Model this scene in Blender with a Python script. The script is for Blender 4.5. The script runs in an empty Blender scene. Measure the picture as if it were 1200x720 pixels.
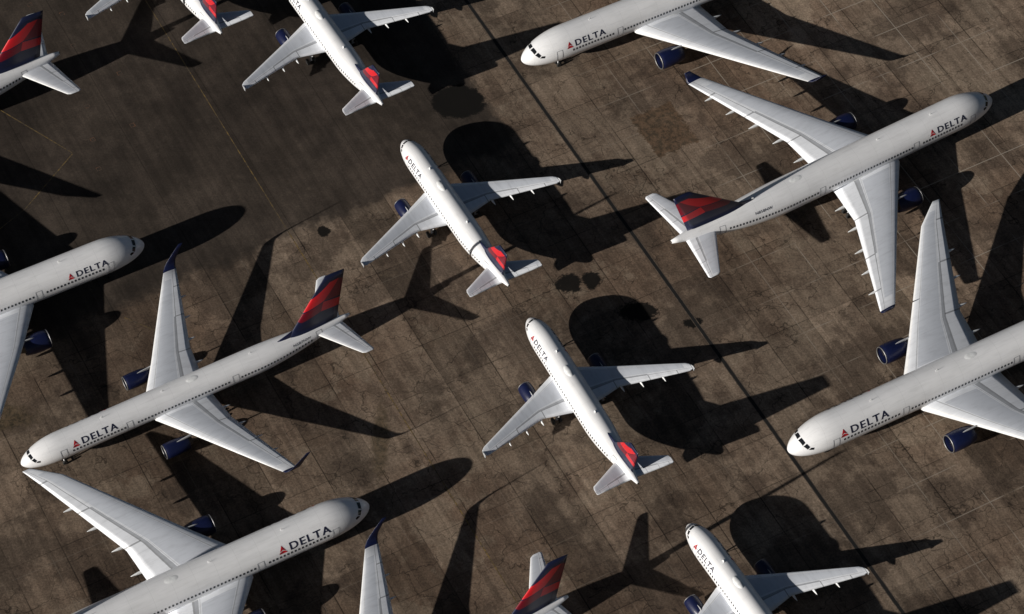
import bpy, bmesh, math, random
from math import sin, cos, tan, radians, pi
from mathutils import Vector
random.seed(4)
scene = bpy.context.scene
COL = scene.collection
scene.view_settings.view_transform = 'Standard'
scene.view_settings.look = 'None'
scene.view_settings.exposure = 0

# ---------------------------------------------------------------- node helper
class NT:
    def __init__(s, name):
        s.mat = bpy.data.materials.new(name); s.mat.use_nodes = True
        s.t = s.mat.node_tree; s.t.nodes.clear()
        s.out = s.n('ShaderNodeOutputMaterial'); s.b = s.n('ShaderNodeBsdfPrincipled')
        s.l(s.b.outputs[0], s.out.inputs[0])
    def n(s, k, **kw):
        x = s.t.nodes.new(k)
        for a, v in kw.items(): setattr(x, a, v)
        return x
    def l(s, a, b): s.t.links.new(a, b)
    def put(s, inp, v):
        if isinstance(v, bpy.types.NodeSocket): s.l(v, inp)
        elif isinstance(v, (tuple, list)):
            inp.default_value = (*v, 1.0) if len(v) == 3 and inp.type == 'RGBA' else v
        else: inp.default_value = v
    def m(s, op, a, b=0.0, c=None):
        x = s.n('ShaderNodeMath', operation=op)
        s.put(x.inputs[0], a); s.put(x.inputs[1], b)
        if c is not None: s.put(x.inputs[2], c)
        return x.outputs[0]
    def mix(s, f, a, b, mode='MIX'):
        x = s.n('ShaderNodeMix', data_type='RGBA', blend_type=mode)
        s.put(x.inputs[0], f); s.put(x.inputs[6], a); s.put(x.inputs[7], b)
        return x.outputs[2]
    def noise(s, vec, scale, detail=4, rough=.55):
        x = s.n('ShaderNodeTexNoise'); x.inputs['Scale'].default_value = scale
        x.inputs['Detail'].default_value = detail; x.inputs['Roughness'].default_value = rough
        s.l(vec, x.inputs['Vector']); return x.outputs[0]
    def ramp(s, v, lo, hi, a=0.0, b=1.0):
        x = s.n('ShaderNodeMapRange'); x.interpolation_type = 'SMOOTHSTEP'
        s.put(x.inputs[0], v)
        for i, q in enumerate((lo, hi, a, b)): x.inputs[i+1].default_value = q
        return x.outputs[0]
    def comb(s, a, b, c=0.0):
        x = s.n('ShaderNodeCombineXYZ'); s.put(x.inputs[0], a); s.put(x.inputs[1], b); s.put(x.inputs[2], c)
        return x.outputs[0]
    def bump(s, h, strength, dist):
        x = s.n('ShaderNodeBump'); x.inputs['Strength'].default_value = strength
        x.inputs['Distance'].default_value = dist; s.l(h, x.inputs['Height'])
        s.l(x.outputs[0], s.b.inputs['Normal'])

def simple(name, col, rough=.5, metal=0.0, var=.15, scale=2.0):
    N = NT(name); tc = N.n('ShaderNodeTexCoord').outputs['Object']
    f = N.ramp(N.noise(tc, scale), .3, .7, 1-var, 1+var*.4)
    N.put(N.b.inputs['Base Color'], N.mix(1.0, col, N.comb(f, f, f), 'MULTIPLY'))
    N.b.inputs['Roughness'].default_value = rough; N.b.inputs['Metallic'].default_value = metal
    return N.mat

NAVY = (.006, .010, .040)
M = {}
M['navy'] = simple('navy_paint', (.005, .009, .046), .4)
M['glass'] = simple('dark_glass', (.012, .013, .016), .15)
M['window'] = simple('cabin_window_glass', (.05, .055, .065), .25)
M['metal'] = simple('bare_metal', (.36, .36, .37), .5, .85)
M['darkmetal'] = simple('burnt_metal', (.08, .07, .065), .5, .7)
M['grey'] = simple('grey_paint', (.42, .43, .45), .45)
M['letter'] = simple('navy_lettering', (.012, .015, .045), .45)
M['red'] = simple('bright_red_paint', (.58, .014, .022), .4)
M['dred'] = simple('deep_red_paint', (.30, .008, .020), .4)
M['tyre'] = simple('tyre_rubber', (.018, .018, .018), .85)
M['dome'] = simple('radome_paint', (.84, .86, .88), .45)
M['outline'] = simple('door_outline_paint', (.42, .43, .46), .5)

# fuselage paint: white, dark blue belly, grime
N = NT('fuselage_paint')
uv = N.n('ShaderNodeUVMap').outputs[0]
sp = N.n('ShaderNodeSeparateXYZ'); N.l(uv, sp.inputs[0]); u, v = sp.outputs[0], sp.outputs[1]
tc = N.n('ShaderNodeTexCoord').outputs['Object']
oi = N.n('ShaderNodeObjectInfo').outputs['Random']
mp = N.n('ShaderNodeMapping'); N.l(tc, mp.inputs[0]); mp.inputs['Scale'].default_value = (.25, 1.6, 1.6)
N.l(N.comb(N.m('MULTIPLY', oi, 70), 0, 0), mp.inputs['Location'])
g = N.ramp(N.noise(mp.outputs[0], 1.0, 6, .6), .44, .74, 1.0, .90)
g2 = N.ramp(N.noise(tc, .35, 3), .38, .7, 1.0, .95)
dirt = N.m('MULTIPLY', g, g2)
fr = N.m('FRACT', N.m('MULTIPLY', u, 19.0))
line = N.ramp(N.m('ABSOLUTE', N.m('SUBTRACT', fr, .5)), .0, .014, .87, 1.0)
dirt = N.m('MULTIPLY', dirt, line)
lon = N.ramp(N.m('ABSOLUTE', N.m('SUBTRACT', N.m('FRACT', N.m('MULTIPLY', v, 12.0)), .5)), .0, .035, .93, 1.0)
dirt = N.m('MULTIPLY', dirt, lon)
white = N.mix(1.0, (.88, .89, .92), N.comb(dirt, dirt, dirt), 'MULTIPLY')
ang = N.m('ABSOLUTE', N.m('SUBTRACT', v, .5))
thr = N.m('ADD', .375, N.m('MULTIPLY', N.ramp(u, .80, .97), .16))
N.put(N.b.inputs['Base Color'], N.mix(N.m('GREATER_THAN', ang, thr), white, NAVY))
N.b.inputs['Roughness'].default_value = .34
N.b.inputs['Coat Weight'].default_value = .25; N.b.inputs['Coat Roughness'].default_value = .2
M['fus'] = N.mat

# wing paint
N = NT('wing_paint')
uv = N.n('ShaderNodeUVMap').outputs[0]
sp = N.n('ShaderNodeSeparateXYZ'); N.l(uv, sp.inputs[0]); u, v = sp.outputs[0], sp.outputs[1]
tc = N.n('ShaderNodeTexCoord').outputs['Object']
mp = N.n('ShaderNodeMapping'); N.l(tc, mp.inputs[0]); mp.inputs['Scale'].default_value = (.35, 1.3, 1)
oi = N.n('ShaderNodeObjectInfo').outputs['Random']
N.l(N.comb(0, N.m('MULTIPLY', oi, 50), 0), mp.inputs['Location'])
d1 = N.ramp(N.noise(mp.outputs[0], 1.1, 6, .62), .42, .76, 1.0, .86)
def band(x, c, w, lo=.6):
    return N.ramp(N.m('ABSOLUTE', N.m('SUBTRACT', x, c)), w*.4, w, lo, 1.0)
f = N.m('MULTIPLY', d1, band(u, .16, .012, .66))
f = N.m('MULTIPLY', f, band(u, .70, .016, .42))
f = N.m('MULTIPLY', f, band(u, .62, .008, .78))
aft = N.m('GREATER_THAN', u, .70)
for c in (.33, .62, .86):
    f = N.m('MULTIPLY', f, N.m('SUBTRACT', 1.0, N.m('MULTIPLY', aft, N.m('SUBTRACT', 1.0, band(v, c, .006, .45)))))
rib = N.m('FRACT', N.m('MULTIPLY', v, 13.0))
f = N.m('MULTIPLY', f, band(rib, .5, .025, .92))
tank = N.m('MULTIPLY', N.m('MULTIPLY', N.m('GREATER_THAN', u, .18), N.m('LESS_THAN', u, .60)),
           N.m('MULTIPLY', N.m('GREATER_THAN', v, .10), N.m('LESS_THAN', v, .93)))
inb = N.m('MULTIPLY', N.m('MULTIPLY', N.m('GREATER_THAN', u, .64), N.m('LESS_THAN', u, .69)), N.m('LESS_THAN', v, .62))
colr = N.mix(tank, (.79, .82, .88), (.61, .645, .715))
colr = N.mix(inb, colr, (.42, .44, .48))
colr = N.mix(N.m('LESS_THAN', u, .045), colr, (.84, .85, .87))
N.put(N.b.inputs['Base Color'], N.mix(1.0, colr, N.comb(f, f, f), 'MULTIPLY'))
N.b.inputs['Roughness'].default_value = .42
M['wing'] = N.mat

# tail fin livery (uv: chord, height)
N = NT('fin_livery_paint')
uv = N.n('ShaderNodeUVMap').outputs[0]
sp = N.n('ShaderNodeSeparateXYZ'); N.l(uv, sp.inputs[0]); u, v = sp.outputs[0], sp.outputs[1]
def poly(pts):
    res = None
    for i in range(len(pts)):
        (x0, y0), (x1, y1) = pts[i], pts[(i+1) % len(pts)]
        a, b = -(y1-y0), (x1-x0); c = -(a*x0+b*y0)
        e = N.m('GREATER_THAN', N.m('ADD', N.m('ADD', N.m('MULTIPLY', u, a), N.m('MULTIPLY', v, b)), c), 0.0)
        res = e if res is None else N.m('MULTIPLY', res, e)
    return res
BR, DR = (.56, .010, .018), (.15, .003, .014)
c = N.mix(poly([(-.1, .40), (.48, .52), (.80, .86), (.42, .86), (-.1, .58)]), NAVY, BR)
c = N.mix(poly([(.48, .52), (1.1, .46), (1.1, .80), (.80, .86)]), c, DR)
c = N.mix(poly([(.10, .24), (.52, .32), (.48, .50), (-.1, .38), (-.1, .30)]), c, DR)
c = N.mix(poly([(.52, .32), (1.1, .26), (1.1, .42), (.48, .50)]), c, BR)
N.put(N.b.inputs['Base Color'], c)
N.b.inputs['Roughness'].default_value = .45
M['fin'] = N.mat

# ---------------------------------------------------------------- mesh helpers
def new_mesh(name, verts, faces, mats, uvs=None, mi=None, smooth=True):
    me = bpy.data.meshes.new(name)
    me.from_pydata([tuple(p) for p in verts], [], faces)
    for k in mats: me.materials.append(M[k])
    if uvs:
        layer = me.uv_layers.new(name='UVMap')
        i = 0
        for f in uvs:
            for q in f:
                layer.data[i].uv = q; i += 1
    for i, p in enumerate(me.polygons):
        p.use_smooth = smooth
        if mi: p.material_index = mi[i]
    me.update()
    return me

def mirror(me, name=None):
    m2 = me.copy()
    for v in m2.vertices: v.co.y = -v.co.y
    m2.flip_normals()
    return m2

def lifting(name, st, mat, sub=4, cap0=True):
    """st: list of (LE Vector, chord, thick ratio, N Vector)"""
    S = []
    for i in range(len(st)-1):
        for k in range(sub):
            t = k/sub
            a, b = st[i], st[i+1]
            S.append((a[0].lerp(b[0], t), a[1]+(b[1]-a[1])*t, a[2]+(b[2]-a[2])*t, a[3].lerp(b[3], t).normalized()))
    S.append(st[-1])
    cs = [0, .012, .045, .10, .2, .32, .46, .6, .74, .87, 1.0]
    def yt(c): return 5*(.2969*c**.5-.126*c-.3516*c*c+.2843*c**3-.1015*c**4)
    n = len(cs); ring = [(c, 1) for c in cs] + [(c, -1) for c in reversed(cs[1:-1])]
    dist = [0]
    for i in range(1, len(S)): dist.append(dist[-1]+(S[i][0]-S[i-1][0]).length)
    verts, faces, uvs = [], [], []
    for LE, ch, tr, nn in S:
        for c, sg in ring:
            k = .62 if sg > 0 else .38
            verts.append(LE + Vector((-c*ch, 0, 0)) + nn*(sg*yt(c)*tr*ch*2*k))
    m = len(ring)
    for i in range(len(S)-1):
        for j in range(m):
            j2 = (j+1) % m
            faces.append((i*m+j, i*m+j2, (i+1)*m+j2, (i+1)*m+j))
            v0, v1 = dist[i]/dist[-1], dist[i+1]/dist[-1]
            uvs.append(((ring[j][0], v0), (ring[j2][0], v0), (ring[j2][0], v1), (ring[j][0], v1)))
    e = (len(S)-1)*m
    for base, vv in ((0, 0), (e, 1)):
        faces.append(tuple(base+j for j in range(m))); uvs.append(tuple((ring[j][0], vv) for j in range(m)))
    return new_mesh(name, verts, faces, [mat], uvs)

def lathe(name, prof, origin, mat, seg=28, closed=False, sy=1.0, sz=1.0, mats=None):
    """prof: (aft distance, radius); origin: (x,y,z) of prof s=0"""
    verts, faces = [], []
    for s, r in prof:
        for k in range(seg):
            a = 2*pi*k/seg
            verts.append((origin[0]-s, origin[1]+r*sy*cos(a), origin[2]+r*sz*sin(a)))
    n = len(prof)
    rng = range(n if closed else n-1)
    for i in rng:
        i2 = (i+1) % n
        for k in range(seg):
            k2 = (k+1) % seg
            faces.append((i*seg+k, i*seg+k2, i2*seg+k2, i2*seg+k))
    if not closed:
        faces.append(tuple(range(seg))); faces.append(tuple((n-1)*seg+k for k in range(seg)))
    return new_mesh(name, verts, faces, [mat])

def text2d(body, size, spacing=1.0, bold=.0, sx=1.0):
    cu = bpy.data.curves.new('t', 'FONT'); cu.body = body; cu.size = 1.0
    cu.space_character = spacing; cu.offset = bold; cu.resolution_u = 3
    ob = bpy.data.objects.new('t', cu); COL.objects.link(ob)
    dg = bpy.context.evaluated_depsgraph_get()
    me = bpy.data.meshes.new_from_object(ob.evaluated_get(dg))
    bpy.data.objects.remove(ob)
    bm = bmesh.new(); bm.from_mesh(me)
    ys = [v.co.y for v in bm.verts]; xs = [v.co.x for v in bm.verts]
    y0, y1, x0, x1 = min(ys), max(ys), min(xs), max(xs)
    k = size/(y1-y0)
    for v in bm.verts:
        v.co = Vector(((v.co.x-x0)*k*sx, (v.co.y-y0)*k, 0))
    for i in range(1, 8):
        bmesh.ops.bisect_plane(bm, geom=bm.verts[:]+bm.edges[:]+bm.faces[:], plane_co=(0, size*i/8, 0), plane_no=(0, 1, 0))
    verts = [v.co.copy() for v in bm.verts]; bm.verts.index_update()
    faces = [tuple(v.index for v in f.verts) for f in bm.faces]
    bm.free()
    return verts, faces, (x1-x0)*k*sx

def grid_poly(polys, size):
    bm = bmesh.new(); mi = []
    for pts, m in polys:
        f = bm.faces.new([bm.verts.new((x*size, y*size, 0)) for x, y in pts]); f.material_index = m
    for i in range(1, 6):
        bmesh.ops.bisect_plane(bm, geom=bm.verts[:]+bm.edges[:]+bm.faces[:], plane_co=(0, size*i/6, 0), plane_no=(0, 1, 0))
    bm.verts.index_update()
    V = [v.co.copy() for v in bm.verts]; F = [tuple(v.index for v in f.verts) for f in bm.faces]
    mi = [f.material_index for f in bm.faces]; bm.free()
    return V, F, mi

# ---------------------------------------------------------------- aircraft
def build_type(T):
    L, R, zc = T['L'], T['R'], T['zc']
    parts = []   # (name, mesh, parent_idx, flag)
    def add(name, me, par=None, flag=None):
        parts.append((name, me, par, flag)); return len(parts)-1
    ln, lt = T['ln']*R, T['lt']*L
    def prof(s):
        r, zo = R, 0.0
        if s < ln:
            t = max(s/ln, 0); r = R*max(1-(1-t)**2.1, 0)**.56; zo = -.26*R*(1-t)**2
        if s > L-lt:
            t = min((s-(L-lt))/lt, 1); r = R*(1-.90*t**1.65); zo = .66*(R-r)
        return r, zo
    def P(s, y, z): return Vector((L/2-s, y, z))
    def surf(s, phi, off=0.0):
        r, zo = prof(s)
        return P(s, (r+off)*sin(phi), zc+zo+(r+off)*cos(phi))
    # fuselage
    ss = [ln*(k/14)**1.8 for k in range(0, 14)] + [ln+(L-lt-ln)*k/24 for k in range(24)] + [L-lt+lt*k/18 for k in range(19)]
    seg = 48; verts, faces, uvs = [], [], []
    for s in ss:
        for k in range(seg): verts.append(surf(max(s, .002), pi+2*pi*k/seg))
    for i in range(len(ss)-1):
        for k in range(seg):
            k2 = (k+1) % seg
            faces.append((i*seg+k, i*seg+k2, (i+1)*seg+k2, (i+1)*seg+k))
            a, b = k/seg, (k+1)/seg
            uvs.append(((ss[i]/L, a), (ss[i]/L, b), (ss[i+1]/L, b), (ss[i+1]/L, a)))
    e = (len(ss)-1)*seg
    faces.append(tuple(e+k for k in range(seg))); uvs.append(tuple((1, k/seg) for k in range(seg)))
    fus = add('fuselage', new_mesh('fuselage', verts, faces, ['fus'], uvs))
    # APU exhaust
    r, zo = prof(L)
    add('exhaust_pipe', lathe('exhaust_pipe', [(-.3, r*.7), (.12, r*.62), (.12, r*.4), (-.2, r*.35)], P(L, 0, zc+zo), 'darkmetal', 16), fus)
    # cabin windows: the sunlit side as individual windows, the other side as one row
    phiw = radians(T['phiw']); wh, ww, pitch = .38*T['wk'], .25*T['wk'], T['pitch']
    for sg in (1, -1):
        V, F = [], []
        s = T['win0']
        while s < T['win1']:
            if all(abs(s-d) > .85 for d in T['doors']):
                b = len(V); r = prof(s)[0]; dp = wh/2/r
                one = [surf(s+q*ww, sg*(phiw+w*dp), .018) for (q, w) in ((-.5, -.6), (-.5, .6), (-.2, 1), (.2, 1), (.5, .6), (.5, -.6), (.2, -1), (-.2, -1))]
                V += one
                F.append(tuple(range(b, b+8)))
                add('cabin_window', new_mesh('cabin_window', one, [tuple(range(8))], ['window'], smooth=False), fus, ('win', sg))
            s += pitch
        add('window_row', new_mesh('window_row', V, F, ['window'], smooth=False), fus, ('row', sg))
    # cockpit windows
    panes = [[(.62, 4), (.71, 40), (.90, 33), (.84, 4)], [(.73, 45), (.92, 66), (1.08, 58), (.95, 39)], [(.96, 69), (1.26, 75), (1.31, 66), (1.12, 62)]]
    for sg in (1, -1):
        for pn in panes:
            V, F = [], []; n = 6
            for i in range(n+1):
                for j in range(n+1):
                    a, b = i/n, j/n
                    s = (pn[0][0]*(1-a)+pn[1][0]*a)*(1-b)+(pn[3][0]*(1-a)+pn[2][0]*a)*b
                    ph = (pn[0][1]*(1-a)+pn[1][1]*a)*(1-b)+(pn[3][1]*(1-a)+pn[2][1]*a)*b
                    V.append(surf(s*R*T['ck'], sg*radians(ph), .03))
            for i in range(n):
                for j in range(n): F.append((i*(n+1)+j, (i+1)*(n+1)+j, (i+1)*(n+1)+j+1, i*(n+1)+j+1))
            add('cockpit_window', new_mesh('cockpit_window', V, F, ['glass']), fus)
    # doors as outlined panels
    for sg in (1, -1):
        for d in T['doors']:
            r = prof(d)[0]; hw, hh = .52, .98
            V, F = [], []; n = 8
            pc = phiw+.10
            def q(x, y, k): return surf(d+x*(hw-k), sg*(pc-y*(hh-k)/r), .016)
            loop = [(-1, -1+2*i/n) for i in range(n+1)] + [(1, 1-2*i/n) for i in range(n+1)]
            for x, y in loop: V.append(q(x, y, 0)); V.append(q(x, y, .10))
            m = len(loop)
            for i in range(m):
                i2 = (i+1) % m; F.append((2*i, 2*i+1, 2*i2+1, 2*i2))
            add('door', new_mesh('door', V, F, ['outline'], smooth=False), fus)
    # lettering + emblem
    def wrap(V, s0, sg, phi0, off):
        out = []
        for p in V:
            s = s0 + p.x if sg > 0 else s0 - p.x
            out.append(surf(s, sg*(phi0 - p.y/R), off))
        return out
    V, F, w = text2d('DELTA', T['th'], 1.18, .018, 1.16)
    EM = [([(.5, 1), (.13, .27), (.5, .47)], 0), ([(.5, 1), (.5, .47), (.87, .27)], 1),
          ([(.09, .19), (0, 0), (.5, 0), (.5, .37)], 1), ([(.91, .19), (.5, .37), (.5, 0), (1, 0)], 0)]
    es = T['th']*1.05; gp = T['th']*.45
    EV, EF, EI = grid_poly(EM, es)
    p0 = radians(T['phit'])
    for sg in (1, -1):
        if sg > 0: se, st = T['ts'], T['ts']+es+gp
        else: st = T['ts']+w; se = st+es+gp
        add('airline_lettering', new_mesh('airline_lettering', wrap(V, st, sg, p0, .022), F, ['letter'], smooth=False), fus)
        add('airline_emblem', new_mesh('airline_emblem', wrap(EV, se, sg, p0, .022), EF, ['red', 'dred'], mi=EI, smooth=False), fus)
    if T.get('reg'):
        V, F, w = text2d(T['reg'], .5, 1.05, .0)
        for sg in (1, -1):
            rs = T['regs']+(0 if sg > 0 else w)
            add('registration_lettering', new_mesh('registration_lettering', wrap(V, rs, sg, radians(60), .022), F, ['letter'], smooth=False), fus)
    # dome, antennas
    for s, l_, w_, h_ in T['domes']:
        V, F = [], []; n = 10; m = 24
        for i in range(n+1):
            t = i/n
            for k in range(m):
                a = 2*pi*k/m; rr = cos(t*pi/2)
                yy = sin(a)*rr*w_/2
                V.append(P(s+cos(a)*rr*l_/2, yy, zc+(R*R-yy*yy)**.5-.03+(1-rr**3)*h_))
        for i in range(n):
            for k in range(m): F.append((i*m+k, i*m+(k+1) % m, (i+1)*m+(k+1) % m, (i+1)*m+k))
        add('antenna_dome', new_mesh('antenna_dome', V, F, ['dome']), fus)
    for s in T['blades']:
        me = lifting('blade_antenna', [(P(s, 0, zc+R-.05), .5, .1, Vector((0, 1, 0))), (P(s+.25, 0, zc+R+.42), .25, .1, Vector((0, 1, 0)))], 'dome', 1)
        add('blade_antenna', me, fus)
    # belly fairing
    W = T['wing']
    bl, bc = (W[0][1]+W[0][2]+2.4)-(W[0][1]-2.5), (2*W[0][1]+W[0][2])/2
    pr = []
    for k in range(19):
        t = k/18; pr.append((t*bl, R*max(.02, (sin(pi*t))**.45)))
    add('belly_fairing', lathe('belly_fairing', pr, P(bc-bl/2, 0, zc-R*.42), 'dome', 32, sy=1.04, sz=.72), fus)
    # wings
    zr, dih = zc-R*T['wz'], tan(radians(T['dih']))
    st = []
    for i, (y, le, ch, tr) in enumerate(W):
        st.append((P(le, y, zr+(y-W[0][0])*dih + T['flex']*((y/W[-1][0])**2)), ch, tr, Vector((0, 0, 1))))
    y0, le0, c0, t0 = W[0]
    st.insert(0, (P(le0-.5, .3, zr-.05), c0+.8, t0, Vector((0, 0, 1))))
    def wz(y): return zr+(y-W[0][0])*dih+T['flex']*((y/W[-1][0])**2)
    def wle(y):
        for a, b in zip(W, W[1:]):
            if y <= b[0]:
                t = (y-a[0])/(b[0]-a[0]); return a[1]+(b[1]-a[1])*t, a[2]+(b[2]-a[2])*t
        return W[-1][1], W[-1][2]
    wm = lifting('wing', st, 'wing', 5)
    wings = [add('wing', wm), add('wing', mirror(wm))]
    for y, fl in T['fair']:
        le, ch = wle(y)
        pr = [(fl*t, .21*T['wk']*(fl/3.2)**.5*max(0.02, sin(pi*t**.8))**.7) for t in [k/14 for k in range(15)]]
        fm = lathe('flap_track_fairing', pr, P(le+ch-fl*.62, y, wz(y)-.30*T['wk']), 'dome', 14, sz=1.35)
        for k, w in enumerate(wings): add('flap_track_fairing', fm if k == 0 else mirror(fm), w)
    # winglets
    yt_, let, cht, trt = W[-1]; zt = wz(yt_)
    if T['tip'] == 'blend':
        pts = [(0, 0, 0, cht), (.4, .14, .25, cht*.93), (.75, .6, .70, cht*.80), (.9, 1.2, 1.2, cht*.66), (1.15, 3.7, 3.4, cht*.34)]
    elif T['tip'] == 'cant':
        pts = [(0, 0, 0, cht), (.4, .15, .35, cht*.9), (.8, .6, .9, cht*.66), (1.15, 1.5, 1.8, cht*.36)]
    elif T['tip'] == 'fence':
        pts = None
        V = [P(let+.1, yt_+.02, zt), P(let+.8, yt_+.06, zt+.45), P(let+1.3, yt_+.06, zt+.45), P(let+1.2, yt_+.02, zt), P(let+1.2, yt_+.05, zt-.3), P(let+.9, yt_+.05, zt-.3)]
        V2 = [p+Vector((0, .06, 0)) for p in V]
        F = [(0, 1, 2, 3, 4, 5), (11, 10, 9, 8, 7, 6)]+[(i, (i+1) % 6, 6+(i+1) % 6, 6+i) for i in range(6)]
        gm = new_mesh('wingtip_fence', V+V2, F, ['grey'], smooth=False)
        for k, w in enumerate(wings): add('wingtip_fence', gm if k == 0 else mirror(gm), w)
    else: pts = None
    if pts:
        ws = []
        for i, (dy, dz, dx, ch) in enumerate(pts):
            a = pts[max(i-1, 0)]; b = pts[min(i+1, len(pts)-1)]
            d = Vector((0, b[0]-a[0], b[1]-a[1])).normalized()
            ws.append((P(let+dx, yt_+dy+.003, zt+dz), ch, .09, Vector((0, -d.z, d.y))))
        gm = lifting('winglet', ws, 'navy', 3)
        for k, w in enumerate(wings): add('winglet', gm if k == 0 else mirror(gm), w)
    # tail
    f = T['fin']
    nv = Vector((0, 1, 0))
    top0 = lambda s: surf(s, 0).z
    st = [(P(f[0], 0, top0(f[0])-.15), f[1], .09, nv), (P(f[2], 0, f[4]), f[3], .09, nv)]
    fi = add('tail_fin', lifting('tail_fin', st, 'fin', 8))
    add('fin_fillet', lifting('fin_fillet', [(P(f[0]-2.0, 0, top0(f[0]-2)-.12), 2.0+f[1]*.6, .05, nv), (P(f[0]+.15*(f[2]-f[0]), 0, top0(f[0])+.12*(f[4]-top0(f[0]))), f[1]*.3, .05, nv)], 'navy', 4), fi)
    h = T['stab']
    zs = zc+R*.36
    st = [(P(h[0]-.3, .15, zs), h[1]+.3, .09, Vector((0, 0, 1))), (P(h[0]+(h[2]-h[0])*.97, h[4]*.97, zs+h[4]*.12), h[3]*1.08, .09, Vector((0, 0, 1))), (P(h[2]+.35, h[4], zs+h[4]*.125), h[3]*.7, .08, Vector((0, 0, 1)))]
    hm = lifting('stabilizer', st, 'wing', 4)
    add('stabilizer', hm); add('stabilizer', mirror(hm))
    # engines
    E = T['eng']; r, el, ey, es_, ez = E
    og = P(es_-el/2, ey, ez)
    pr = [(.10, r*.90), (0.02, r*.93), (.06, r*.965), (el*.12, r*1.03), (el*.3, r*1.06), (el*.55, r*1.02), (el*.78, r*.88), (el*.80, r*.84), (el*.6, r*.84), (el*.3, r*.85), (el*.1, r*.84)]
    nm = lathe('engine', pr, og, 'navy', 36, True)
    lip = lathe('inlet_lip', [(.10, r*.98), (.0, r*.955), (-.05, r*.92), (-.02, r*.885), (.10, r*.855), (.10, r*.87), (.05, r*.91), (.07, r*.95)], og, 'metal', 36, True)
    ex = lathe('exhaust_nozzle', [(el*.42, r*.6), (el*.7, r*.64), (el*.92, r*.46), (el*.92, r*.40), (el*.86, r*.32), (el*1.04, r*.06)], og, 'darkmetal', 28)
    V, F = [], []
    nb = 22; fs = el*.16
    for k in range(nb):
        a = 2*pi*k/nb; b = len(V)
        for rr, tw in ((.22, .10), (.84, .20)):
            for dd in (-1, 1):
                aa = a+dd*.09; V.append((og[0]-fs-dd*tw*.5, og[1]+r*rr*cos(aa), og[2]+r*rr*sin(aa)))
        F.append((b, b+1, b+3, b+2))
    b = len(V)
    for k in range(16):
        a = 2*pi*k/16; V.append((og[0]-fs-.05, og[1]+r*.25*cos(a), og[2]+r*.25*sin(a)))
    V.append((og[0]-fs+r*.42, og[1], og[2]))
    for k in range(16): F.append((b+k, b+(k+1) % 16, b+16))
    b = len(V)
    for k in range(28):
        a = 2*pi*k/28; V.append((og[0]-fs-.35, og[1]+r*.85*cos(a), og[2]+r*.85*sin(a)))
    F.append(tuple(range(b, b+28)))
    fan = new_mesh('fan', V, F, ['darkmetal'], smooth=False)
    le, ch = wle(ey)
    zt2 = wz(ey)
    nose_s = es_-el*.18
    pl = [(P(nose_s, ey, ez+r*.88), el*.60, .04, nv), (P(nose_s+.9, ey, ez+r*1.16), le+ch*.45-nose_s-.9, .035, nv), (P(le-.1, ey, max(zt2+.04, ez+r*1.2)), ch*.42, .035, nv)]
    pm = lifting('pylon', pl, 'grey', 3)
    for k in (0, 1):
        g = (lambda m: m) if k == 0 else mirror
        ei = add('engine', g(nm)); add('inlet_lip', g(lip), ei); add('exhaust_nozzle', g(ex), ei); add('fan', g(fan), ei); add('pylon', g(pm), ei)
    # landing gear
    def gear(s, y, ztop, wr, rows, track):
        V, F = [], []
        def tube(p, q, r, n=12):
            d = (q-p).normalized(); a = d.orthogonal().normalized(); c = d.cross(a); b = len(V)
            for o in (p, q):
                for k in range(n): V.append(o+a*r*cos(2*pi*k/n)+c*r*sin(2*pi*k/n))
            for k in range(n): F.append((b+k, b+(k+1) % n, b+n+(k+1) % n, b+n+k))
            F.append(tuple(range(b, b+n))); F.append(tuple(range(b+n, b+2*n)))
        tube(P(s, y, wr+.1), P(s, y, ztop), wr*.28)
        tube(P(s, y-track/2, wr), P(s, y+track/2, wr), wr*.15)
        tube(P(s, y, wr+.6), P(s+.9, y, ztop-.1), wr*.13)
        if rows > 1: tube(P(s-.75, y, wr), P(s+.75, y, wr), wr*.2)
        gi = add('landing_gear', new_mesh('landing_gear', V, F, ['metal']))
        for rr in range(rows):
            so = 0 if rows == 1 else (-.75 if rr == 0 else .75)
            for ty in (-track/2, track/2):
                pf = [(-.19, wr*.45), (-.21, wr*.8), (-.15, wr*.96), (0, wr), (.15, wr*.96), (.21, wr*.8), (.19, wr*.45)]
                V2, F2 = [], []; n = 20
                for dx, rad in pf:
                    for k in range(n):
                        a = 2*pi*k/n; V2.append(P(s+so+rad*cos(a), y+ty+dx*wr*1.6, wr+rad*sin(a)))
                for i in range(len(pf)-1):
                    for k in range(n): F2.append((i*n+k, i*n+(k+1) % n, (i+1)*n+(k+1) % n, (i+1)*n+k))
                F2.append(tuple(range(n))); F2.append(tuple((len(pf)-1)*n+k for k in range(n)))
                add('wheel', new_mesh('wheel', V2, F2, ['tyre']), gi)
    G = T['gear']
    gear(G[0], 0, zc-R*.7, G[1]*.7, 1, .7)
    for y in (G[3], -G[3]): gear(G[2], y, zr, G[1], G[4], 1.1)
    return parts

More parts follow.
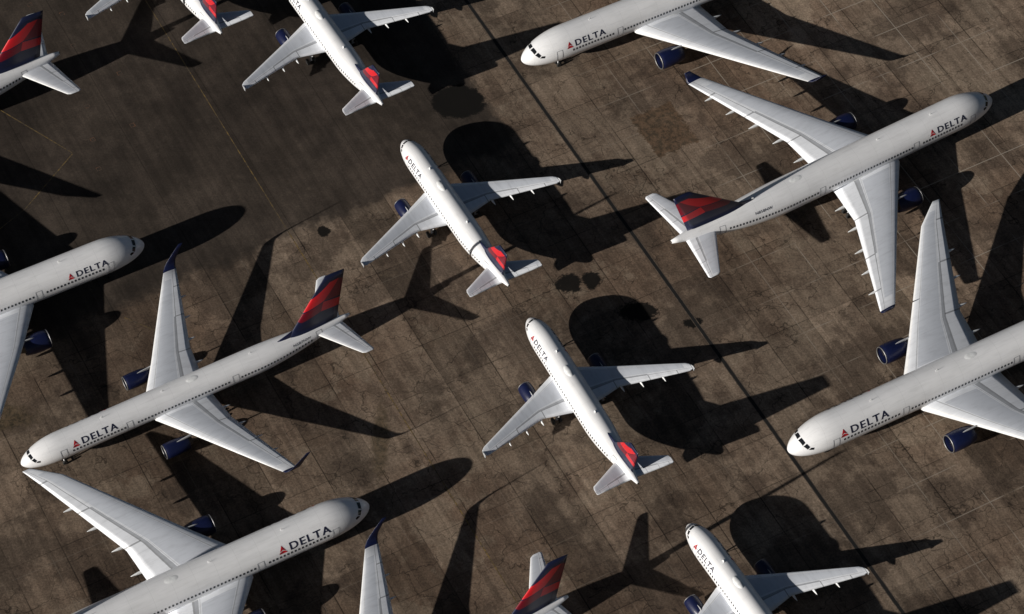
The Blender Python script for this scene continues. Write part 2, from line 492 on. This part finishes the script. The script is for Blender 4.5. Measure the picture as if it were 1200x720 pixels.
TY = {}
TY['small'] = dict(L=33.84, R=1.98, zc=3.85, ln=2.9, lt=.36, phiw=80, wk=1.0, pitch=.53, win0=5.6, win1=27.5, doors=[4.6, 28.6], ck=.95,
    th=.74, phit=66, ts=4.0, domes=[(12.6, 2.4, 1.2, .22)], blades=[8.5, 20.5],
    wing=[(1.9, 10.3, 7.2, .14), (6.3, 12.7, 4.1, .12), (16.4, 18.0, 1.6, .11), (16.9, 18.5, 1.0, .10)], wz=.62, dih=5.2, flex=.25,
    fair=[(6.6, 2.4), (9.4, 2.1), (12.6, 1.8)], tip='fence', fin=(26.3, 5.9, 31.3, 2.2, 11.9), stab=(28.8, 3.8, 31.8, 1.4, 6.15),
    eng=(1.06, 3.9, 5.75, 11.7, 1.95), gear=(5.0, .56, 16.3, 3.8, 1))
TY['long'] = dict(L=52.4, R=2.08, zc=4.5, ln=3.0, lt=.30, phiw=80, wk=1.0, pitch=.53, win0=7.4, win1=46.0, doors=[6.0, 16.2, 33.0, 47.0], ck=.92,
    th=1.02, phit=68, ts=7.4, domes=[(27.0, 2.2, 1.1, .10)], blades=[12.5, 22, 36],
    wing=[(1.95, 20.0, 9.2, .13), (7.2, 23.5, 6.3, .12), (20.2, 31.6, 2.1, .10)], wz=.55, dih=5.6, flex=.45,
    fair=[(4.6, 3.0), (8.6, 2.9), (12.2, 2.5), (15.6, 2.1)], tip='blend', fin=(42.4, 8.0, 49.0, 3.2, 16.8), stab=(46.5, 4.5, 50.9, 1.7, 7.8),
    eng=(1.14, 4.8, 6.9, 21.4, 2.3), gear=(6.2, .6, 26.6, 3.7, 2), reg='N587NW', regs=42.6)
TY['wide'] = dict(L=60.4, R=2.66, zc=5.0, ln=2.7, lt=.31, phiw=81, wk=1.1, pitch=.56, win0=7.6, win1=53, doors=[6.3, 17.8, 36.5, 54], ck=.86,
    th=1.16, phit=70, ts=7.0, domes=[(30.0, 2.4, 1.2, .08)], blades=[13, 24, 42],
    wing=[(2.6, 19.2, 13.0, .13), (9.2, 24.5, 8.5, .12), (24.0, 36.0, 3.6, .10), (26.9, 39.8, 1.2, .09)], wz=.58, dih=5.6, flex=.5,
    fair=[(5.6, 4.0), (10.2, 3.8), (14.6, 3.3), (18.8, 2.9)], tip='rake', fin=(48.3, 9.0, 55.6, 3.6, 17.0), stab=(53.0, 5.6, 58.3, 2.1, 9.4),
    eng=(1.42, 5.0, 8.7, 22.8, 2.6), gear=(6.5, .62, 29.6, 4.6, 2))
w2 = dict(TY['wide']); w2['wing'] = [(y, le+1.6, ch*1.04, t) for y, le, ch, t in TY['wide']['wing']]
w2['eng'] = (1.42, 5.0, 8.7, 23.8, 2.6); w2['gear'] = (6.5, .62, 31.4, 4.6, 2); w2['L'] = 61.5
TY['wide_aft'] = w2
w3 = dict(TY['wide']); w3.update(th=.94, ts=6.6, wing=[(2.6, 19.0, 12.6, .13), (9.2, 23.2, 8.4, .12), (24.0, 33.4, 3.5, .10), (26.9, 36.6, 1.2, .09)], eng=(1.42, 5.0, 8.5, 21.6, 2.6))
TY['wide_trim'] = w3
TY['large'] = dict(L=59.8, R=2.72, zc=5.2, ln=2.9, lt=.34, phiw=81, wk=1.1, pitch=.55, win0=8.0, win1=50.5, doors=[5.6, 16.5, 34.0, 51.6], ck=.90,
    th=1.02, phit=70, ts=6.9, domes=[(37.5, 2.6, 1.3, .08)], blades=[12, 22, 45],
    wing=[(2.65, 19.4, 12.2, .13), (9.2, 24.5, 8.0, .12), (26.0, 37.2, 2.7, .10)], wz=.58, dih=4.5, flex=.2,
    fair=[(5.6, 4.2), (10.2, 4.0), (14.4, 3.7), (18.4, 3.3), (22.2, 2.7)], tip='cant', fin=(46.6, 10.4, 57.2, 2.9, 17.0), stab=(52.3, 5.2, 57.0, 1.9, 9.0),
    eng=(1.46, 5.2, 8.8, 22.8, 2.5), gear=(6.7, .65, 29.8, 5.0, 2), reg='N858NW', regs=43.0)
PARTS = {k: build_type(v) for k, v in TY.items()}

base = {'small': 'short white airliner with red tail',
        'long': 'slim white airliner with navy winglets',
        'wide': 'white wide-body airliner with plain wingtips',
        'large': 'white wide-body airliner with navy winglets'}
AC = [('small', -16.9, 29.8, 119.0, 1, 'on worn concrete'),
      ('small', 2.5, -4.7, 116.8, 1, 'on cracked brown concrete'),
      ('small', -37.2, 65.2, 120.0, 1, 'at the asphalt edge'),
      ('small', 24.7, -40.7, 120.0, 1, 'near the long drain'),
      ('small', -63.4, 80.3, 120.0, 1, 'on smooth dark asphalt'),
      ('wide_trim', -125.0, 17.0, 208.0, 1, 'by yellow lines'),
      ('large', 1.5, 45.6, 208.0, 1, 'beside the long drain'),
      ('large', 75.3, 37.6, 30.7, 1, 'on gridded slabs'),
      ('wide_aft', 39.3, -29.0, 208.0, 1.02, 'by the long drain'),
      ('long', -69.8, -31.0, 209.0, 1, 'on weedy concrete'),
      ('wide_trim', -55.5, 8.8, 28.0, 1, 'beside dark asphalt'),
      ('wide', -20.1, -38.0, 28.4, 1, 'on brown stained concrete'),
      ('long', -38.2, -79.2, 209.0, 1, 'on stained slabs')]
for kind, nx, ny, hd, sc, where in AC:
    L = TY[kind]['L']*sc; a = radians(hd)
    e = bpy.data.objects.new('parked_airliner', None); e.empty_display_size = 3
    e.location = (nx-cos(a)*L/2, ny-sin(a)*L/2, 0); e.rotation_euler = (0, 0, a); e.scale = (sc,)*3
    e['label'] = base[kind.split('_')[0]] + ' ' + where; e['category'] = 'airplane'; e['group'] = 'airliners parked in rows on the apron'
    COL.objects.link(e)
    obs = []
    side = -1 if hd < 90 else 1
    for name, me, par, flag in PARTS[kind]:
        if flag and ((flag[0] == 'win') != (flag[1] == side)):
            obs.append(None); continue
        o = bpy.data.objects.new(name, me); COL.objects.link(o)
        if flag and flag[0] == 'row': o['kind'] = 'stuff'
        o.parent = e if par is None else obs[par]
        obs.append(o)

# ---------------------------------------------------------------- ground
CA, SA = cos(radians(28)), sin(radians(28))
def AB(a, b): return (a*CA-b*SA, a*SA+b*CA)
N = NT('apron_concrete')
pos = N.n('ShaderNodeNewGeometry').outputs['Position']
sp = N.n('ShaderNodeSeparateXYZ'); N.l(pos, sp.inputs[0]); X, Y = sp.outputs[0], sp.outputs[1]
a = N.m('ADD', N.m('MULTIPLY', X, CA), N.m('MULTIPLY', Y, SA))
b = N.m('ADD', N.m('MULTIPLY', X, -SA), N.m('MULTIPLY', Y, CA))
ab = N.comb(a, b, 0)
S = 7.6
def cell(x, s): return N.m('FLOOR', N.m('DIVIDE', x, s))
def joint(x, s, w, lo):
    fr = N.m('ABSOLUTE', N.m('SUBTRACT', N.m('FRACT', N.m('DIVIDE', x, s)), .5))
    return N.ramp(fr, .5-w/s, .5-w*.3/s, 1.0, lo)
def wn(x, y):
    q = N.n('ShaderNodeTexWhiteNoise', noise_dimensions='2D'); N.l(N.comb(x, y), q.inputs[0]); return q.outputs[0]
aa = N.m('SUBTRACT', a, 22.9)
n1 = N.noise(pos, .03, 4, .6); n2 = N.noise(pos, .16, 8, .70); n3 = N.noise(pos, 3.2, 4, .85); n6 = N.noise(pos, .8, 6, .75)
n7 = N.noise(pos, .055, 9, .66)
mp = N.n('ShaderNodeMapping'); N.l(ab, mp.inputs[0]); mp.inputs['Scale'].default_value = (.85, .03, 1)
n4 = N.noise(mp.outputs[0], 1.0, 5, .65)
slab = N.ramp(wn(cell(aa, S), cell(b, S)), 0, 1, .87, 1.11)
lane = N.ramp(wn(cell(aa, S), 3.0), 0, 1, .80, 1.15)
con = N.mix(N.ramp(n1, .38, .60), (.150, .104, .074), (.228, .174, .130))
con = N.mix(N.ramp(n2, .49, .60, 0, .55), con, (.088, .060, .044))
con = N.mix(N.ramp(n7, .50, .57, 0, .62), con, (.064, .046, .035))
con = N.mix(N.ramp(n7, .45, .39, 0, .50), con, (.285, .225, .168))
f = N.m('MULTIPLY', slab, lane)
f = N.m('MULTIPLY', f, N.ramp(n3, .30, .70, .68, 1.28))
f = N.m('MULTIPLY', f, N.ramp(n6, .36, .64, .88, 1.10))
f = N.m('MULTIPLY', f, N.ramp(n4, .38, .62, .80, 1.13))
f = N.m('MULTIPLY', f, N.ramp(N.m('ADD', X, Y), 35, 120, .98, 1.22))
jw = N.ramp(N.noise(pos, .12, 3), .40, .58, 0.0, 1.0)
jf = N.m('MULTIPLY', joint(aa, S, .13, .38), joint(b, S, .11, .52))
jall = N.m('MULTIPLY', jf, N.m('MULTIPLY', joint(aa, S/2, .08, .70), joint(b, S/2, .07, .84)))
jall = N.m('ADD', N.m('MULTIPLY', jall, N.m('SUBTRACT', 1.0, N.m('MULTIPLY', jw, .68))), N.m('MULTIPLY', jw, .68))
f = N.m('MULTIPLY', f, jall)
# cracks
dist = N.n('ShaderNodeVectorMath', operation='ADD')
nz = N.n('ShaderNodeTexNoise'); nz.inputs['Scale'].default_value = .5; N.l(pos, nz.inputs['Vector'])
vs = N.n('ShaderNodeVectorMath', operation='SCALE'); N.l(nz.outputs['Color'], vs.inputs[0]); vs.inputs['Scale'].default_value = 3.0
N.l(pos, dist.inputs[0]); N.l(vs.outputs[0], dist.inputs[1])
vo = N.n('ShaderNodeTexVoronoi', feature='DISTANCE_TO_EDGE'); vo.inputs['Scale'].default_value = .13; N.l(dist.outputs[0], vo.inputs['Vector'])
crk = N.ramp(vo.outputs['Distance'], .0, .012, .40, 1.0)
crk = N.m('MAXIMUM', crk, N.ramp(N.noise(pos, .06, 2), .48, .60))
f = N.m('MULTIPLY', f, crk)
con = N.mix(1.0, con, N.comb(f, f, f), 'MULTIPLY')
# pale filled joints
pale = N.m('SUBTRACT', 1.0, N.m('MULTIPLY', joint(N.m('ADD', aa, 1.9), S, .11, 0.0), joint(N.m('ADD', b, 1.9), S, .11, 0.0)))
pale = N.m('MULTIPLY', pale, N.m('MULTIPLY', N.ramp(a, 25, 50, .15, 1.0), N.ramp(N.noise(pos, .09, 3), .42, .58, 0, .75)))
con = N.mix(pale, con, (.38, .335, .28))
# dark asphalt area with a ragged, partly faded edge
wob = N.m('MULTIPLY', N.m('SUBTRACT', n2, .5), 10.0)
wob2 = N.m('MULTIPLY', N.m('SUBTRACT', n6, .5), 4.0)
wob = N.m('ADD', wob, wob2)
am = N.m('MULTIPLY', N.ramp(N.m('ADD', b, wob), 26.0, 29.4), N.ramp(N.m('ADD', a, N.m('MULTIPLY', wob, .45)), 16.6, 14.8))
am = N.m('MULTIPLY', am, N.ramp(n6, .30, .44, .76, 1.0))
asp = N.mix(N.ramp(n1, .35, .65), (.041, .032, .026), (.064, .050, .040))
fa = N.m('MULTIPLY', N.ramp(n3, .28, .72, .70, 1.26), N.ramp(n4, .36, .64, .82, 1.14))
fa = N.m('MULTIPLY', fa, N.ramp(n2, .38, .62, 1.20, .78))
fa = N.m('MULTIPLY', fa, N.ramp(n7, .42, .56, 1.12, .84))
fa = N.m('MULTIPLY', fa, joint(aa, 15.2, .12, .65))
asp = N.mix(1.0, asp, N.comb(fa, fa, fa), 'MULTIPLY')
colr = N.mix(am, con, asp)
# stains and weeds
def blob(cx, cy, rx, ry, soft=.5, k2=1.0, k6=1.6):
    dx = N.m('DIVIDE', N.m('SUBTRACT', X, cx), rx); dy = N.m('DIVIDE', N.m('SUBTRACT', Y, cy), ry)
    d = N.m('SQRT', N.m('ADD', N.m('MULTIPLY', dx, dx), N.m('MULTIPLY', dy, dy)))
    d = N.m('ADD', d, N.m('MULTIPLY', N.m('SUBTRACT', n2, .5), k2))
    d = N.m('ADD', d, N.m('MULTIPLY', N.m('SUBTRACT', n6, .5), k6))
    return N.ramp(d, 1.0-soft*.5, 1.0+soft*.5, 1.0, 0.0)
st = None
for q in [(-8.6, 40.9, 4.4, 3.5, .22, .3, .9), (8.6, 4.4, 2.0, 1.8, .3), (12, 5.2, 1.4, 1.6, .3), (19, -1.0, 3.0, 1.8, .3), (-28.8, 14.5, 1.0, 1.0, .3), (27, -3, 1.4, 1.0, .3)]:
    m_ = blob(*q); st = m_ if st is None else N.m('MAXIMUM', st, m_)
colr = N.mix(N.m('MULTIPLY', st, .97), colr, (.005, .0045, .004))
# rust-brown repair patch, square to the slabs
pa, pb = N.m('ABSOLUTE', N.m('SUBTRACT', a, 37.7)), N.m('ABSOLUTE', N.m('SUBTRACT', b, 19.7))
wv = N.m('MULTIPLY', N.m('SUBTRACT', n6, .5), 3.0)
rp = N.m('MULTIPLY', N.ramp(N.m('ADD', pa, wv), 3.9, 3.4, 0, 1), N.ramp(N.m('ADD', pb, wv), 4.9, 4.4, 0, 1))
rc = N.mix(N.ramp(N.noise(pos, 1.1, 6, .8), .42, .58), (.042, .030, .018), (.150, .092, .056))
colr = N.mix(N.m('MULTIPLY', rp, .8), colr, rc)
wd = None
for q in [(-75, -20, 5.5, 2.2, .8), (97, 40, 9, 20, .8), (-19, -24, 1.2, 6, .8)]:
    m_ = blob(*q); wd = m_ if wd is None else N.m('MAXIMUM', wd, m_)
wt = N.mix(N.ramp(N.noise(pos, 1.3, 6, .8), .42, .58), (.030, .026, .014), (.12, .085, .050))
colr = N.mix(N.m('MULTIPLY', wd, N.ramp(n3, .35, .6, .3, .9)), colr, wt)
N.put(N.b.inputs['Base Color'], colr)
N.b.inputs['Roughness'].default_value = .92
N.b.inputs['Specular IOR Level'].default_value = .2
N.bump(n3, .4, .05)
M['ground'] = N.mat
def flat(name, pts, z, mat, kind='structure'):
    me = new_mesh(name, [(x, y, z) for x, y in pts], [tuple(range(len(pts)))], [mat], smooth=False)
    o = bpy.data.objects.new(name, me); COL.objects.link(o); o['kind'] = kind
    return o
flat('ground', [(-2500, -2500), (2500, -2500), (2500, 2500), (-2500, 2500)], 0, 'ground')

# worn paints: patches of paint with the surface showing through
def worn(name, col, under, cov, sc=1.3):
    N = NT(name); pos = N.n('ShaderNodeNewGeometry').outputs['Position']
    m_ = N.ramp(N.noise(pos, sc, 6, .75), cov-.1, cov+.1)
    m_ = N.m('MULTIPLY', m_, N.ramp(N.noise(pos, .15, 3), .38, .58, .35, 1.0))
    N.put(N.b.inputs['Base Color'], N.mix(m_, under, col)); N.b.inputs['Roughness'].default_value = .9
    return N.mat
M['yellow'] = worn('worn_yellow_paint', (.21, .135, .035), (.058, .045, .032), .50)
M['orange'] = worn('worn_orange_paint', (.15, .065, .03), (.05, .04, .033), .5)
M['slot'] = worn('drain_grate_iron', (.007, .006, .006), (.003, .003, .003), .5)
M['kerb'] = worn('drain_edge_concrete', (.15, .115, .085), (.07, .052, .04), .52)
def strip(name, a0, b0, a1, b1, w, z, mat):
    p, q = Vector((a0, b0)), Vector((a1, b1)); d = (q-p).normalized(); n = Vector((-d.y, d.x))*w/2
    return flat(name, [AB(*(p+n)), AB(*(p-n)), AB(*(q-n)), AB(*(q+n))], z, mat)
strip('drain_channel', 22.9, -400, 22.9, 400, .50, .008, 'slot')
strip('drain_edge', 22.9, -400, 22.9, 400, .72, .004, 'kerb')
strip('painted_line', -23.5, -300, -23.5, 300, .16, .004, 'yellow')
def wline(name, pts, w, mat):
    for p, q in zip(pts, pts[1:]):
        p, q = Vector(p), Vector(q); d = (q-p).normalized(); n = Vector((-d.y, d.x))*w/2
        flat(name, [tuple(p+n), tuple(p-n), tuple(q-n), tuple(q+n)], .004, mat)
wline('painted_line', [(-92, 47), (-79.8, 38.1), (-69.0, 30.3)], .16, 'yellow')
wline('painted_line', [(-68.9, 30.1), (-75.1, 19), (-90, 2)], .16, 'yellow')
wline('painted_line', [(-58, -2), (-50, -6)], .16, 'yellow')
for (x, y) in [(-76, 67), (-73.5, 60), (-71, 53), (-70, 46), (-67.5, 40), (-66, 33), (-64.5, 27), (-79, 62), (-60, 36), (-63, 47)]:
    r_ = .40; c_, s_ = CA, SA
    V = []
    for k in (r_, r_*.7):
        for dx, dy in ((-1, -1), (1, -1), (1, 1), (-1, 1)): V.append((x+k*(dx*c_-dy*s_), y+k*(dx*s_+dy*c_), .004))
    me = new_mesh('painted_square', V, [(i, (i+1) % 4, 4+(i+1) % 4, 4+i) for i in range(4)], ['orange'], smooth=False)
    o = bpy.data.objects.new('painted_square', me); COL.objects.link(o); o['kind'] = 'structure'

# ---------------------------------------------------------------- light, sky, camera
EL, AZ = radians(18.5), radians(34.5)
d = Vector((cos(AZ)*cos(EL), sin(AZ)*cos(EL), -sin(EL)))
sl = bpy.data.lights.new('sun', 'SUN'); sl.energy = 5.0; sl.angle = radians(.5); sl.color = (1, .945, .865)
so = bpy.data.objects.new('sun', sl); COL.objects.link(so); so.rotation_euler = d.to_track_quat('-Z', 'Y').to_euler()
so.location = (-100, -80, 120)
w = bpy.data.worlds.new('World'); scene.world = w; w.use_nodes = True
t = w.node_tree; bg = t.nodes['Background']
sk = t.nodes.new('ShaderNodeTexSky'); sk.sky_type = 'NISHITA'; sk.sun_disc = False
sk.sun_elevation = EL; sk.sun_rotation = math.atan2(-d.x, -d.y) % (2*pi)
t.links.new(sk.outputs[0], bg.inputs[0]); bg.inputs[1].default_value = .021
TH = radians(53); D = 410
cam = bpy.data.cameras.new('camera'); cam.lens = 96; cam.sensor_width = 36; cam.clip_start = 1; cam.clip_end = 8000
co = bpy.data.objects.new('camera', cam); COL.objects.link(co)
co.location = (0, -D*cos(TH), D*sin(TH)); co.rotation_euler = (pi/2-TH, 0, 0)
scene.camera = co
